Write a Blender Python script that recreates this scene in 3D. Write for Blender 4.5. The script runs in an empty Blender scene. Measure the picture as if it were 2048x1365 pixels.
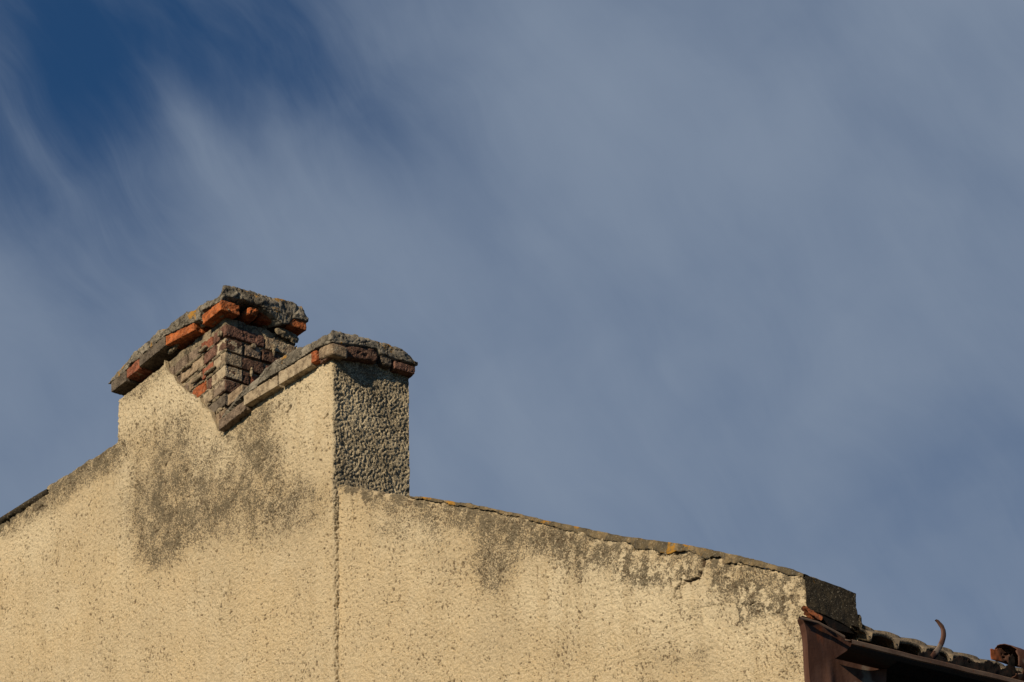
import bpy, math
import numpy as np
from mathutils import Matrix, Vector
C = bpy.context.scene.collection
sc = bpy.context.scene
rad = math.radians
# ------------------------------------------------------------------ camera
F = 9671.0                      # focal length in photo pixels (2048 wide): a long lens
SC = .0026
phi, th = rad(57), rad(29)
CZ = 1.6 + SC * F * math.sin(th)            # height of the low chimney's corner under its cap
CAM = np.array([SC*F*math.sin(phi)*math.cos(th), -SC*F*math.cos(phi)*math.cos(th), 1.6])
def basis(yaw, pitch, roll):
    d = np.array([-math.sin(yaw)*math.cos(pitch), math.cos(yaw)*math.cos(pitch), math.sin(pitch)])
    r = np.array([math.cos(yaw), math.sin(yaw), 0.]); u = np.cross(r, d)
    c, s = math.cos(roll), math.sin(roll)
    return d, r*c+u*s, -r*s+u*c
def proj(p, b):
    v = np.asarray(p) - CAM; k = v @ b[0]
    return 1024 + F*(v @ b[1])/k, 682.5 - F*(v @ b[2])/k
yaw, pitch, roll = phi, th, rad(-1.2)
for _ in range(30):
    B = basis(yaw, pitch, roll); x, y = proj((0, 0, CZ), B)
    yaw += (665-x)/F/math.cos(th); pitch += (715-y)/F
B = basis(yaw, pitch, roll)
def inv(px, py, axis, val):
    """point of the photo's ray on the real plane <axis>=val"""
    v = B[0]*F + B[1]*(px-1024) - B[2]*(py-682.5)
    return CAM + v*(val-CAM[axis])/v[axis]
cd = bpy.data.cameras.new('camera'); cam = bpy.data.objects.new('camera', cd); C.objects.link(cam)
cd.sensor_width = 36; cd.lens = F/2048*36; cd.clip_end = 5000
cam.matrix_world = Matrix(((B[1][0], B[2][0], -B[0][0], CAM[0]), (B[1][1], B[2][1], -B[0][1], CAM[1]),
                           (B[1][2], B[2][2], -B[0][2], CAM[2]), (0, 0, 0, 1)))
sc.camera = cam
# ------------------------------------------------------------------ light
SUN = np.array([.27, -.88, .40]); SUN /= np.linalg.norm(SUN)
sd = bpy.data.lights.new('sun', 'SUN'); so = bpy.data.objects.new('sun', sd); C.objects.link(so)
sd.energy = 5.0; sd.angle = rad(.5); sd.color = (1, .82, .57)
so.rotation_euler = Vector(SUN).to_track_quat('Z', 'Y').to_euler(); so.location = (0, -20, 30)
sc.view_settings.view_transform = 'Standard'; sc.view_settings.look = 'None'
sc.view_settings.exposure = 0; sc.view_settings.gamma = 1
class _CX:
    def __getitem__(s, t):
        if max(np.ndim(q) for q in t) > 1: return np.c_[t]
        return np.stack(np.broadcast_arrays(*t), -1)
c_x = _CX()
# node helper ---------------------------------------------------------------
class NT:
    def __init__(s, tree): s.t = tree; s.n = tree.nodes; s.l = tree.links; s.n.clear()
    def add(s, typ, ins=None, **kw):
        nd = s.n.new(typ)
        for k, v in kw.items(): setattr(nd, k, v)
        for k, v in (ins or {}).items(): s.put(nd.inputs[k], v)
        return nd
    def put(s, sock, v):
        if isinstance(v, bpy.types.NodeSocket): s.l.new(v, sock)
        elif isinstance(v, (tuple, list)) and len(v) == 3 and sock.type == 'RGBA': sock.default_value = (*v, 1)
        else: sock.default_value = v
    def m(s, op, a, b=0., c=None):
        nd = s.add('ShaderNodeMath', {0: a, 1: b}, operation=op)
        if c is not None: s.put(nd.inputs[2], c)
        return nd.outputs[0]
    def mix(s, f, a, b, bt='MIX'):
        nd = s.add('ShaderNodeMix', data_type='RGBA', blend_type=bt, clamp_factor=True)
        s.put(nd.inputs[0], f); s.put(nd.inputs[6], a); s.put(nd.inputs[7], b); return nd.outputs[2]
    def ss(s, v, lo, hi, o0=0., o1=1.):
        nd = s.add('ShaderNodeMapRange', {0: v, 1: lo, 2: hi, 3: o0, 4: o1}, interpolation_type='SMOOTHSTEP'); return nd.outputs[0]
    def noise(s, vec, scale, detail=3, rough=.55, dist=0.):
        return s.add('ShaderNodeTexNoise', {'Vector': vec, 'Scale': scale, 'Detail': detail, 'Roughness': rough, 'Distortion': dist}).outputs[0]
    def map(s, vec, scale=(1, 1, 1), rot=(0, 0, 0), loc=(0, 0, 0)):
        return s.add('ShaderNodeMapping', {'Vector': vec, 'Scale': scale, 'Rotation': rot, 'Location': loc}).outputs[0]
    def attr(s, name): return s.add('ShaderNodeAttribute', attribute_name=name)
# world: clear evening sky with thin high cirrus, placed by direction on the sky itself
w = bpy.data.worlds.new('World'); sc.world = w; w.use_nodes = True
N = NT(w.node_tree)
sky = N.add('ShaderNodeTexSky', sky_type='NISHITA', sun_disc=False)
sky.sun_elevation = math.asin(SUN[2]); sky.sun_rotation = math.atan2(SUN[0], SUN[1])
sky.altitude = 300; sky.air_density = 1.0; sky.dust_density = .6; sky.ozone_density = 2.5
gen = N.add('ShaderNodeTexCoord').outputs['Generated']
def dot(v): return N.add('ShaderNodeVectorMath', {0: gen, 1: tuple(v)}, operation='DOT_PRODUCT').outputs['Value']
dd = N.m('MAXIMUM', dot(B[0]), .15)
sx = N.m('DIVIDE', dot(B[1]), dd); sy = N.m('DIVIDE', dot(B[2]), dd)
sv = N.add('ShaderNodeCombineXYZ', {0: sx, 1: sy, 2: 0.}).outputs[0]
def blob(px, py, rx, ry, ang=0.):
    ca, sa = math.cos(rad(ang)), math.sin(rad(ang))
    a = N.m('SUBTRACT', sx, (px-1024)/F); b = N.m('SUBTRACT', sy, -(py-682.5)/F)
    u_ = N.m('MULTIPLY', N.m('ADD', N.m('MULTIPLY', a, ca), N.m('MULTIPLY', b, sa)), F/rx)
    v_ = N.m('MULTIPLY', N.m('ADD', N.m('MULTIPLY', a, -sa), N.m('MULTIPLY', b, ca)), F/ry)
    r2 = N.m('ADD', N.m('MULTIPLY', u_, u_), N.m('MULTIPLY', v_, v_))
    return N.m('EXPONENT', N.m('MULTIPLY', r2, -1.))
wob = N.add('ShaderNodeTexNoise', {'Vector': sv, 'Scale': 22., 'Detail': 2.}, noise_dimensions='3D').outputs['Color']
wv = N.add('ShaderNodeVectorMath', {0: N.add('ShaderNodeVectorMath', {0: wob, 1: (.5, .5, .5)}, operation='SUBTRACT').outputs[0], 'Scale': .022}, operation='SCALE').outputs[0]
svw = N.add('ShaderNodeVectorMath', {0: sv, 1: wv}, operation='ADD').outputs[0]
st1 = N.noise(N.map(N.map(svw, rot=(0, 0, rad(58))), (13, 70, 1)), 1.0, 7, .52)       # streaks falling to the right
st2 = N.noise(N.map(N.map(svw, rot=(0, 0, rad(38))), (11, 30, 1), loc=(3, 1, 0)), 1.0, 5, .5)
st3 = N.noise(N.map(N.map(svw, rot=(0, 0, rad(65))), (40, 150, 1), loc=(7, 2, 0)), 1.0, 5, .6)
clear = None
for a in [(230, 60, 470, 230, -22, .66), (90, 240, 330, 200, -50, .36), (620, 130, 280, 120, -30, .20), (30, 440, 300, 130, -25, .20), (850, 330, 300, 110, -35, .07), (720, -60, 420, 110, -10, .14), (1900, 1020, 500, 280, 0, .13), (1600, 470, 350, 100, -10, .07), (2080, 40, 260, 160, 30, .10)]:
    t = N.m('MULTIPLY', blob(*a[:5]), a[5]); clear = t if clear is None else N.m('ADD', clear, t); clearL = clear if a[0] == 30 else (clearL if clear is not t and 'clearL' in globals() else t)
wisp = None
for a in [(390, 260, 60, 200, 30, .24), (440, 110, 50, 170, 35, .10), (0, 60, 90, 90, 0, .10), (70, 300, 150, 30, -48, .12), (1330, 320, 420, 200, -20, .10), (1000, 480, 500, 150, -10, .08), (1950, 60, 300, 200, 0, .08), (1150, 80, 250, 130, -30, .08)]:
    t = N.m('MULTIPLY', blob(*a[:5]), a[5]); wisp = t if wisp is None else N.m('ADD', wisp, t)
fib = N.noise(N.map(N.map(svw, rot=(0, 0, rad(57))), (22, 120, 1), loc=(1, 4, 0)), 1.0, 9, .6, .4)
fib2 = N.noise(N.map(N.map(svw, rot=(0, 0, rad(48))), (12, 46, 1), loc=(5, 2, 0)), 1.0, 7, .55, .5)
st4 = N.noise(svw, 20, 5, .5)
amp = N.m('MINIMUM', N.m('ADD', .15, N.m('MULTIPLY', clearL, .75)), .55)
nz_ = N.m('ADD', N.m('MULTIPLY', N.m('SUBTRACT', fib, .5), .9), N.m('MULTIPLY', N.m('SUBTRACT', fib2, .5), 1.1))
dens = N.m('ADD', .68, N.m('MULTIPLY', nz_, amp))
dens = N.m('ADD', dens, N.m('MULTIPLY', N.m('SUBTRACT', st4, .5), .62))
dens = N.m('ADD', dens, N.m('MULTIPLY', N.m('SUBTRACT', st2, .5), .26))
dens = N.m('ADD', N.m('SUBTRACT', dens, clear), wisp)
dens = N.m('MULTIPLY', N.ss(dens, -.15, 1.02), N.ss(dot(B[0]), .82, .97))    # cirrus kept around the view; cleared elsewhere to lower the sky's fill light
cloud = (2.12, 2.66, 3.55)
tint = N.mix(1., sky.outputs[0], (.20, .39, .55), 'MULTIPLY')
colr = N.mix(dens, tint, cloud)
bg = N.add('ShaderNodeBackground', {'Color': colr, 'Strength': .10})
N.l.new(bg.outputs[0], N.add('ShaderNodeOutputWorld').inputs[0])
# ------------------------------------------------------------------ noise (vectorised gradient noise)
def _h(ix, iy, iz, seed):
    n = (ix*374761393 + iy*668265263 + iz*2147483647 + seed*1274126177) & 0xffffffff
    n = ((n ^ (n >> 13))*1274126177) & 0xffffffff
    return (n ^ (n >> 16)) & 0xffffffff
_G = np.random.RandomState(3).normal(size=(256, 3)); _G /= np.linalg.norm(_G, axis=1)[:, None]
def gn(x, y, z, seed=0):
    fx, fy, fz = np.floor(x), np.floor(y), np.floor(z)
    ix, iy, iz = fx.astype(np.int64), fy.astype(np.int64), fz.astype(np.int64)
    x = x-fx; y = y-fy; z = z-fz
    u, v, ww = (t*t*t*(t*(t*6-15)+10) for t in (x, y, z))
    out = 0
    for a in (0, 1):
        for b in (0, 1):
            for c in (0, 1):
                g = _G[_h(ix+a, iy+b, iz+c, seed) & 255]
                d = g[..., 0]*(x-a) + g[..., 1]*(y-b) + g[..., 2]*(z-c)
                out = out + d*(u if a else 1-u)*(v if b else 1-v)*(ww if c else 1-ww)
    return out*1.6
def fbm(P, lam, octv=3, seed=0, gain=.5):
    P = np.asarray(P)/lam; o = 0; a = 1
    for k in range(octv):
        o = o + a*gn(P[..., 0]+k*17.3, P[..., 1]+k*5.1, P[..., 2]-k*9.7, seed+k); a *= gain; P = P*2.03
    return o
def vor(P, lam, seed=0):
    """random value of the nearest cell and closeness to the cell border"""
    P = np.asarray(P)/lam; base = np.floor(P).astype(np.int64); f1 = np.full(P.shape[:-1], 9.); f2 = f1.copy(); val = np.zeros(P.shape[:-1])
    for a in (-1, 0, 1):
        for b in (-1, 0, 1):
            for c in (-1, 0, 1):
                i_ = base+np.array([a, b, c]); hs = _h(i_[..., 0], i_[..., 1], i_[..., 2], seed)
                q = i_+np.stack([(hs & 255)/255., ((hs >> 8) & 255)/255., ((hs >> 16) & 255)/255.], -1)
                d = np.linalg.norm(q-P, axis=-1); nw_ = d < f1
                f2 = np.where(nw_, f1, np.minimum(f2, d)); val = np.where(nw_, ((hs >> 24) & 255)/255., val); f1 = np.where(nw_, d, f1)
    return val, f2-f1
def sst(x, a, b): t = np.clip((x-a)/(b-a), 0, 1); return t*t*(3-2*t)
def px_of(P):
    v = P - CAM; k = v @ B[0]
    return 1024 + F*(v @ B[1])/k, 682.5 - F*(v @ B[2])/k
# ------------------------------------------------------------------ mesh helpers
def mesh(name, V, Fc, mat, parent=None, attrs=None, smooth=True):
    V = np.asarray(V, dtype=np.float32); Fc = np.asarray(Fc, dtype=np.int32)
    me = bpy.data.meshes.new(name)
    me.vertices.add(len(V)); me.vertices.foreach_set('co', V.ravel())
    nf, k = Fc.shape
    me.loops.add(nf*k); me.loops.foreach_set('vertex_index', Fc.ravel())
    me.polygons.add(nf); me.polygons.foreach_set('loop_start', np.arange(0, nf*k, k, dtype=np.int32))
    me.polygons.foreach_set('use_smooth', np.full(nf, smooth))
    me.update(calc_edges=True); me.validate()
    for k_, v in (attrs or {}).items():
        v = np.asarray(v, dtype=np.float32)
        if v.ndim == 2:
            at = me.attributes.new(k_, 'FLOAT_COLOR', 'POINT'); at.data.foreach_set('color', c_x[v, np.ones(len(v))].astype(np.float32).ravel())
        else:
            at = me.attributes.new(k_, 'FLOAT', 'POINT'); at.data.foreach_set('value', v)
    me.materials.append(mat)
    o = bpy.data.objects.new(name, me); C.objects.link(o)
    if parent: o.parent = parent
    return o
def quads(nr, nc, off=0, flip=False):
    i = np.arange(nr-1)[:, None]*nc + np.arange(nc-1)[None, :]
    q = np.stack([i, i+1, i+nc+1, i+nc], -1).reshape(-1, 4) + off
    return q[:, ::-1] if flip else q
class Acc:
    def __init__(s): s.V = []; s.F = []; s.n = 0; s.A = {}
    def add(s, V, Fq, **at):
        V = np.asarray(V, float).reshape(-1, 3); s.V.append(V); s.F.append(np.asarray(Fq)+s.n)
        for k, v in at.items():
            v = np.asarray(v, float)
            if v.ndim == 0: v = np.full(len(V), float(v))
            if v.ndim == 1 and v.shape == (3,) and len(V) != 3: v = np.tile(v, (len(V), 1))
            s.A.setdefault(k, []).append(v)
        s.n += len(V)
    def build(s, name, mat, parent=None, smooth=True):
        return mesh(name, np.concatenate(s.V), np.concatenate(s.F), mat, parent, {k: np.concatenate(v) for k, v in s.A.items()}, smooth)
_box = {}
def boxgrid(n):
    """closed box surface with n=(nx,ny,nz) cells; points in [-1,1]^3, welded"""
    n = tuple(n)
    if n in _box: return _box[n]
    idx = {}; V = []; Fq = []
    def vid(i, j, k):
        key = (i, j, k)
        if key not in idx: idx[key] = len(V); V.append((2*i/n[0]-1, 2*j/n[1]-1, 2*k/n[2]-1))
        return idx[key]
    for j in range(n[1]):
        for k in range(n[2]):
            for i, fl in ((0, 1), (n[0], 0)):
                q = [vid(i, j, k), vid(i, j+1, k), vid(i, j+1, k+1), vid(i, j, k+1)]; Fq.append(q[::-1] if fl else q)
    for i in range(n[0]):
        for k in range(n[2]):
            for j, fl in ((0, 0), (n[1], 1)):
                q = [vid(i, j, k), vid(i+1, j, k), vid(i+1, j, k+1), vid(i, j, k+1)]; Fq.append(q[::-1] if fl else q)
    for i in range(n[0]):
        for j in range(n[1]):
            for k, fl in ((0, 1), (n[2], 0)):
                q = [vid(i, j, k), vid(i+1, j, k), vid(i+1, j+1, k), vid(i, j+1, k)]; Fq.append(q[::-1] if fl else q)
    _box[n] = (np.array(V), np.array(Fq)); return _box[n]
def lump(acc, o, L, D, H, seed, r=.006, rough=.0016, chip=.004, cell=.007, **at):
    """stone/brick: origin corner o, edge vectors L, D, H; rounded, chipped, rough"""
    o, L, D, H = (np.asarray(t, float) for t in (o, L, D, H))
    ln = np.array([np.linalg.norm(t) for t in (L, D, H)])
    n = np.maximum(np.round(ln/cell).astype(int), 3)
    P, Fq = boxgrid(n); h = ln/2
    p = P*h; inn = np.clip(p, -(h-r), h-r); dv = p-inn; nn = np.linalg.norm(dv, axis=1)[:, None]
    dirn = dv/np.maximum(nn, 1e-9); p = inn + dirn*r
    axes = np.stack([L/ln[0], D/ln[1], H/ln[2]])
    W = o + (L+D+H)/2 + p @ axes
    nw = dirn @ axes
    q = W + seed*1.37
    d = rough*fbm(q, .012, 3, seed) - chip*sst(fbm(q, .05, 3, seed+9), .25, .7) + chip*.5*fbm(q, .09, 2, seed+5)
    edge = (np.abs(P) > .999).sum(1) >= 2
    v_, e_ = vor(q, .028, seed % 50); d = d + chip*.45*(v_-.5)
    W = W + nw*(d - edge*abs(fbm(q, .025, 2, seed+3))*chip*.5)[:, None]
    acc.add(W, Fq, **at)
# ------------------------------------------------------------------ materials
def newmat(name):
    m = bpy.data.materials.new(name); m.use_nodes = True; n = NT(m.node_tree)
    n.b = n.add('ShaderNodeBsdfPrincipled'); n.l.new(n.b.outputs[0], n.add('ShaderNodeOutputMaterial').inputs[0])
    n.b.inputs['Roughness'].default_value = .95; n.b.inputs['Specular IOR Level'].default_value = .2
    n.co = n.add('ShaderNodeTexCoord').outputs['Object']
    return m, n
def bump(n, h, dist, strength=1.):
    n.l.new(n.add('ShaderNodeBump', {'Height': h, 'Distance': dist, 'Strength': strength}).outputs[0], n.b.inputs['Normal'])
def col(n, c): n.put(n.b.inputs['Base Color'], c)
# sand-and-lime roughcast
M_ST, n = newmat('roughcast_render')
stain = n.attr('stain').outputs['Fac']; pale = n.attr('pale').outputs['Fac']; pit = n.attr('pit').outputs['Fac']; lich = n.attr('lichen').outputs['Fac']
base = n.mix(n.ss(n.noise(n.co, 2.2, 4), .35, .65), (.55, .438, .278), (.51, .415, .275))
base = n.mix(pale, base, (.62, .53, .375))
base = n.mix(n.ss(n.noise(n.map(n.co, (5, 5, 1.2)), 1.6, 5, .6), .48, .70, 0, .5), base, (.42, .325, .195))
base = n.mix(n.ss(n.noise(n.map(n.co, (1, 1, 1), loc=(9, 9, 9)), 3.5, 6, .65), .52, .68, 0, .45), base, (.60, .51, .36))
grain = n.noise(n.co, 125, 4, .7); mid = n.noise(n.co, 24, 4, .6)
base = n.mix(n.ss(grain, .48, .66), base, n.mix(.6, base, (.80, .70, .50)))
base = n.mix(n.ss(n.noise(n.map(n.co, loc=(4, 7, 1)), 150, 2, .5), .68, .74), base, (.62, .36, .15))
g = n.m('ADD', n.m('MULTIPLY', grain, .76), n.m('MULTIPLY', mid, .24))
gf = n.ss(n.m('ADD', g, n.m('MULTIPLY', stain, .25)), .60, .69)
base = n.mix(n.m('MULTIPLY', gf, .90), base, (.100, .084, .060))
base = n.mix(n.m('MULTIPLY', stain, .26), base, (.19, .155, .10))
base = n.mix(n.m('MULTIPLY', pit, .85), base, (.085, .058, .036))
base = n.mix(n.ss(n.m('ADD', lich, n.m('MULTIPLY', n.noise(n.co, 60, 3), .7)), .86, .98), base, (.36, .20, .03))
col(n, base); bump(n, n.noise(n.co, 150, 4, .7), .011, 1.)
# old cement crowns / coping with lichen
def mortar_mat(name, c1, c2, orange, dark=(.07, .062, .05), crk=.8):
    m, n = newmat(name)
    b = n.mix(n.ss(n.noise(n.co, 9, 5, .6), .38, .62), c1, c2)
    b = n.mix(n.ss(n.noise(n.map(n.co, loc=(2, 2, 2)), 30, 5, .65), .50, .66, 0, .8), b, dark)
    b = n.mix(n.ss(n.noise(n.map(n.co, loc=(5, 1, 3)), 120, 3, .6), .58, .7, 0, .5), b, (.42, .38, .30))
    vo = n.add('ShaderNodeTexVoronoi', {'Vector': n.add('ShaderNodeVectorMath', {0: n.co, 1: n.add('ShaderNodeVectorMath', {0: n.add('ShaderNodeTexNoise', {'Vector': n.co, 'Scale': 14., 'Detail': 3.}).outputs['Color'], 'Scale': .09}, operation='SCALE').outputs[0]}, operation='ADD').outputs[0], 'Scale': 9.}, feature='DISTANCE_TO_EDGE').outputs['Distance']
    b = n.mix(n.ss(vo, .0, .045, crk, 0.), b, (.03, .026, .02))
    li = n.m('ADD', n.noise(n.map(n.co, loc=(9, 3, 3)), 7, 2), n.m('MULTIPLY', n.noise(n.co, 70, 3), .35))
    b = n.mix(n.ss(li, orange, orange+.06, 0, .9), b, (.33, .17, .025))
    col(n, b); bump(n, n.m('ADD', n.noise(n.co, 90, 5, .7), n.ss(vo, 0., .08, 0., crk)), .009, .7); return m
M_CROWN = mortar_mat('weathered_cement', (.25, .225, .185), (.11, .098, .08), .79)
M_COPE = mortar_mat('lichened_coping', (.20, .15, .085), (.095, .076, .047), .81, crk=.3)
M_MORT = mortar_mat('old_lime_mortar', (.27, .22, .15), (.16, .13, .09), .95, (.08, .068, .05))
M_MOSS = mortar_mat('mossy_black_render', (.050, .040, .026), (.030, .024, .017), .82, (.026, .022, .017), crk=0.)
M_BR, n = newmat('weathered_brick')
bc = n.attr('tone').outputs['Color']; wash = n.attr('wash').outputs['Fac']
b = n.mix(n.ss(n.noise(n.co, 34, 5, .65), .40, .62, 0, .85), bc, n.mix(1., bc, (.40, .38, .38), 'MULTIPLY'))
b = n.mix(n.ss(n.noise(n.map(n.co, loc=(3, 3, 1)), 120, 3), .55, .7, 0, .35), b, (.45, .35, .25))
wf = n.ss(n.m('ADD', n.noise(n.map(n.co, loc=(1, 8, 1)), 17, 5, .65), wash), .78, .92)
b = n.mix(n.m('MULTIPLY', wf, .9), b, (.40, .335, .24))
col(n, b); bump(n, n.noise(n.co, 130, 4, .65), .006, .7)
M_RUST, n = newmat('rusted_sheet_metal')
b = n.mix(n.ss(n.noise(n.map(n.co, (1, 1, .25)), 16, 5, .6), .35, .65), (.075, .034, .022), (.115, .060, .044))
b = n.mix(n.ss(n.noise(n.map(n.co, (1, 1, .35), loc=(3, 5, .2)), 6, 3), .55, .64, 0, .85), b, (.27, .075, .022))
b = n.mix(n.ss(n.noise(n.map(n.co, loc=(1, 5, 7)), 5, 3), .60, .66, 0, .8), b, (.21, .17, .14))
col(n, b); n.b.inputs['Roughness'].default_value = .72; n.b.inputs['Metallic'].default_value = .1
bump(n, n.noise(n.co, 60, 4), .004, .35)
M_GUT, n = newmat('brown_painted_gutter_metal')
b = n.mix(n.ss(n.noise(n.map(n.co, (1, .3, 1)), 14, 5, .6), .4, .65), (.17, .12, .09), (.10, .062, .045))
b = n.mix(n.ss(n.noise(n.co, 40, 3), .62, .7, 0, .8), b, (.16, .06, .025))
col(n, b); n.b.inputs['Roughness'].default_value = .6; bump(n, n.noise(n.co, 50, 3), .003, .3)
M_BLACK, n = newmat('corroded_shaded_metal')
col(n, n.mix(n.ss(n.noise(n.co, 40, 4), .45, .7), (.007, .006, .006), (.022, .011, .008))); bump(n, n.noise(n.co, 90, 3), .004, .6)  # corroded metal coloured near black, standing in for eave shade and silhouette
M_TROUGH, n = newmat('shaded_trough_metal')
col(n, n.mix(n.ss(n.noise(n.map(n.co, (1, .2, 1)), 20, 5), .45, .65), (.030, .029, .031), (.045, .022, .015))); n.b.inputs['Roughness'].default_value = .6; bump(n, n.noise(n.co, 30, 4), .004, .5)  # gutter metal repeated darker: the underside's shade is in its colour
M_TILE, n = newmat('weathered_clay_pantile')
b = n.mix(n.ss(n.noise(n.co, 26, 5, .65), .4, .62), (.19, .15, .105), (.09, .073, .055))
b = n.mix(n.ss(n.noise(n.map(n.co, loc=(4, 4, 4)), 60, 3), .58, .68, 0, .7), b, (.05, .045, .035))
col(n, b); bump(n, n.noise(n.co, 120, 4), .005, .6)
M_TERRA, n = newmat('broken_terracotta'); col(n, n.mix(n.ss(n.noise(n.co, 60, 4), .4, .65), (.26, .085, .035), (.12, .05, .03))); bump(n, n.noise(n.co, 90, 3), .005, .6)
M_PLAIN, n = newmat('side_wall_render'); col(n, n.mix(n.noise(n.co, 4, 5), (.40, .31, .20), (.30, .24, .16))); bump(n, n.noise(n.co, 60, 4), .01, .6)
M_GROUND, n = newmat('dark_ground'); col(n, n.mix(n.ss(n.noise(n.co, .3, 6), .4, .6), (.05, .047, .042), (.035, .036, .03))); bump(n, n.noise(n.co, 8, 5), .05, .5)  # unseen ground, colour darkened to cut light bounced onto undersides
# ------------------------------------------------------------------ things
def tag(o, label=None, cat=None, group=None, kind=None):
    for k, v in (('label', label), ('category', cat), ('group', group), ('kind', kind)):
        if v: o[k] = v
    return o
def empty(name, loc):
    o = bpy.data.objects.new(name, None); o.location = (0, 0, 0); C.objects.link(o); return o
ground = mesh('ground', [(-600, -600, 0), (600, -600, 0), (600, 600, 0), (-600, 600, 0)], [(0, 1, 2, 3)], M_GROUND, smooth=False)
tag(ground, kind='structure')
house = empty('house', (0, 0, 0))
tag(house, 'old cream rendered house gable with two stepped chimneys and a rusty metal eave', 'house')

YR, YL = .045, .001          # wall planes right and left of the chimney breast (breast front is Y=0)
XE = inv(1606, 1165, 1, YR)[0]
XL = inv(238, 830, 1, 0)[0]
XC = inv(451, 740, 1, .018)[0]
ZC1 = inv(458, 622, 1, -.04)[2]   # underside of the tall chimney's cap
ZBOT = inv(1617, 1365, 1, YR)[2] - .25
def prof(pts, Y):
    """photo outline -> (X,Z) on the plane Y"""
    a = np.array([inv(px, py, 1, Y) for px, py in pts]); return a[:, 0], a[:, 2]
def profX(pts, X):
    a = np.array([inv(px, py, 0, X) for px, py in pts]); return a[:, 1], a[:, 2]
# soot, algae and damp marks on the render: (cx, cy, rx, ry, angle, strength) where they sit on the wall
STAINS = [(440, 985, 230, 150, 0, .30), (330, 880, 80, 80, 0, .2), (1250, 1110, 330, 40, -13, .35), (900, 1060, 200, 60, -12, .22), (1000, 1180, 60, 90, 0, .25), (335, 985, 75, 110, -15, .75), (318, 1105, 48, 36, 20, .75), (300, 1040, 45, 60, 0, .55), (395, 1045, 75, 45, 8, .62), (520, 905, 42, 62, -10, .85), (500, 1000, 110, 58, 0, .66), (355, 860, 50, 45, 0, .45),
          (600, 1000, 50, 50, 0, .45), (445, 960, 45, 60, 0, .35), (560, 1060, 75, 30, 10, .40), (460, 870, 34, 22, 20, .5), (520, 835, 50, 26, 35, .60), (570, 800, 30, 20, 30, .35),
          (300, 760, 50, 18, 38, .65), (262, 790, 30, 22, 38, .55), (150, 958, 120, 26, 38, .9), (212, 912, 44, 32, 38, .9), (60, 1010, 90, 20, 36, .6), (115, 985, 50, 30, 30, .4), (15, 1060, 40, 20, 30, .45),
          (780, 1010, 80, 20, -10, .5), (930, 1035, 120, 30, -12, .8), (1000, 1100, 55, 45, 0, .55), (985, 1150, 35, 35, 0, .7), (1110, 1085, 100, 38, -12, .85), (1160, 1140, 40, 40, 0, .45),
          (1225, 1115, 70, 32, -15, .85), (1290, 1145, 70, 34, 0, .8), (1255, 1170, 40, 26, 0, .4), (1375, 1130, 36, 34, 0, .9), (1440, 1160, 46, 30, 0, .75), (1420, 1225, 55, 26, -5, .6), (1520, 1190, 60, 50, -10, .9), (1580, 1200, 36, 45, 0, .75),
          (1590, 1290, 34, 60, 0, .5), (1350, 1320, 45, 35, 0, .4), (1410, 1310, 26, 40, 0, .45), (1480, 1230, 40, 30, 0, .5), (820, 1060, 60, 40, 0, .3), (880, 1110, 40, 50, 0, .25), (760, 1080, 50, 60, 0, .22),
          (1000, 1290, 90, 40, 0, .12), (60, 1340, 60, 40, 0, .12), (1340, 1180, 30, 40, 0, .25)]
PALE = [(250, 1000, 16, 170, 0, .7), (430, 900, 60, 60, 0, .9), (350, 790, 110, 60, 30, 1), (600, 850, 70, 110, 0, .8), (600, 760, 70, 40, 30, 1), (840, 1060, 60, 30, -10, .7), (1200, 1160, 120, 50, -8, 1), (1400, 1200, 200, 50, -10, .9), (1350, 1250, 300, 70, -10, .6), (60, 1080, 70, 40, 30, .8), (1130, 1200, 90, 60, 0, .5), (1580, 1150, 26, 60, 0, .5)]
def paint(px, py, lst):
    o = np.zeros_like(px)
    for cx, cy, rx, ry, ang, a in lst:
        c, s = math.cos(rad(ang)), math.sin(rad(ang)); dx = px-cx; dy = py-cy
        u = (dx*c-dy*s)/rx; v = (dx*s+dy*c)/ry
        o = 1-(1-o)*(1-a*np.exp(-(u*u+v*v)**1.25*.9))
    return o
def seg_d(px, py, pl):
    d = np.full_like(px, 1e9)
    for (x0, y0), (x1, y1) in zip(pl[:-1], pl[1:]):
        vx, vy = x1-x0, y1-y0; t = np.clip(((px-x0)*vx+(py-y0)*vy)/(vx*vx+vy*vy), 0, 1)
        d = np.minimum(d, np.hypot(px-x0-t*vx, py-y0-t*vy))
    return d
CRACKS = [([(1408, 1118), (1402, 1140), (1397, 1155), (1385, 1160), (1378, 1163), (1368, 1162)], 2.2), ([(1378, 1163), (1378, 1168)], 1.6), ([(1362, 1158), (1360, 1168), (1356, 1172), (1350, 1180), (1347, 1196)], 1.8), ([(1356, 1172), (1360, 1182), (1361, 1196)], 1.2),
          ([(1350, 1109), (1356, 1103), (1366, 1099)], 1.6), ([(1268, 1102), (1271, 1092), (1272, 1086)], 2.5), ([(1318, 1112), (1324, 1106), (1323, 1098)], 2.2), ([(1420, 1106), (1438, 1108)], 1.3), ([(1500, 1210), (1506, 1204)], 2.6), ([(1282, 1112), (1290, 1100)], 1.2),
          ([(1074, 1133), (1074, 1150), (1075, 1170)], .9), ([(575, 824), (581, 812)], 2.2), ([(648, 838), (655, 828)], 1.2), ([(16, 1040), (18, 1054)], 2.0), ([(33, 1020), (45, 1010), (62, 1000), (78, 990)], 1.6), ([(72, 1024), (85, 1010)], 1.1),
          ([(1548, 1100), (1550, 1110)], 1.), ([(330, 935), (345, 905)], 1.)]
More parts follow.
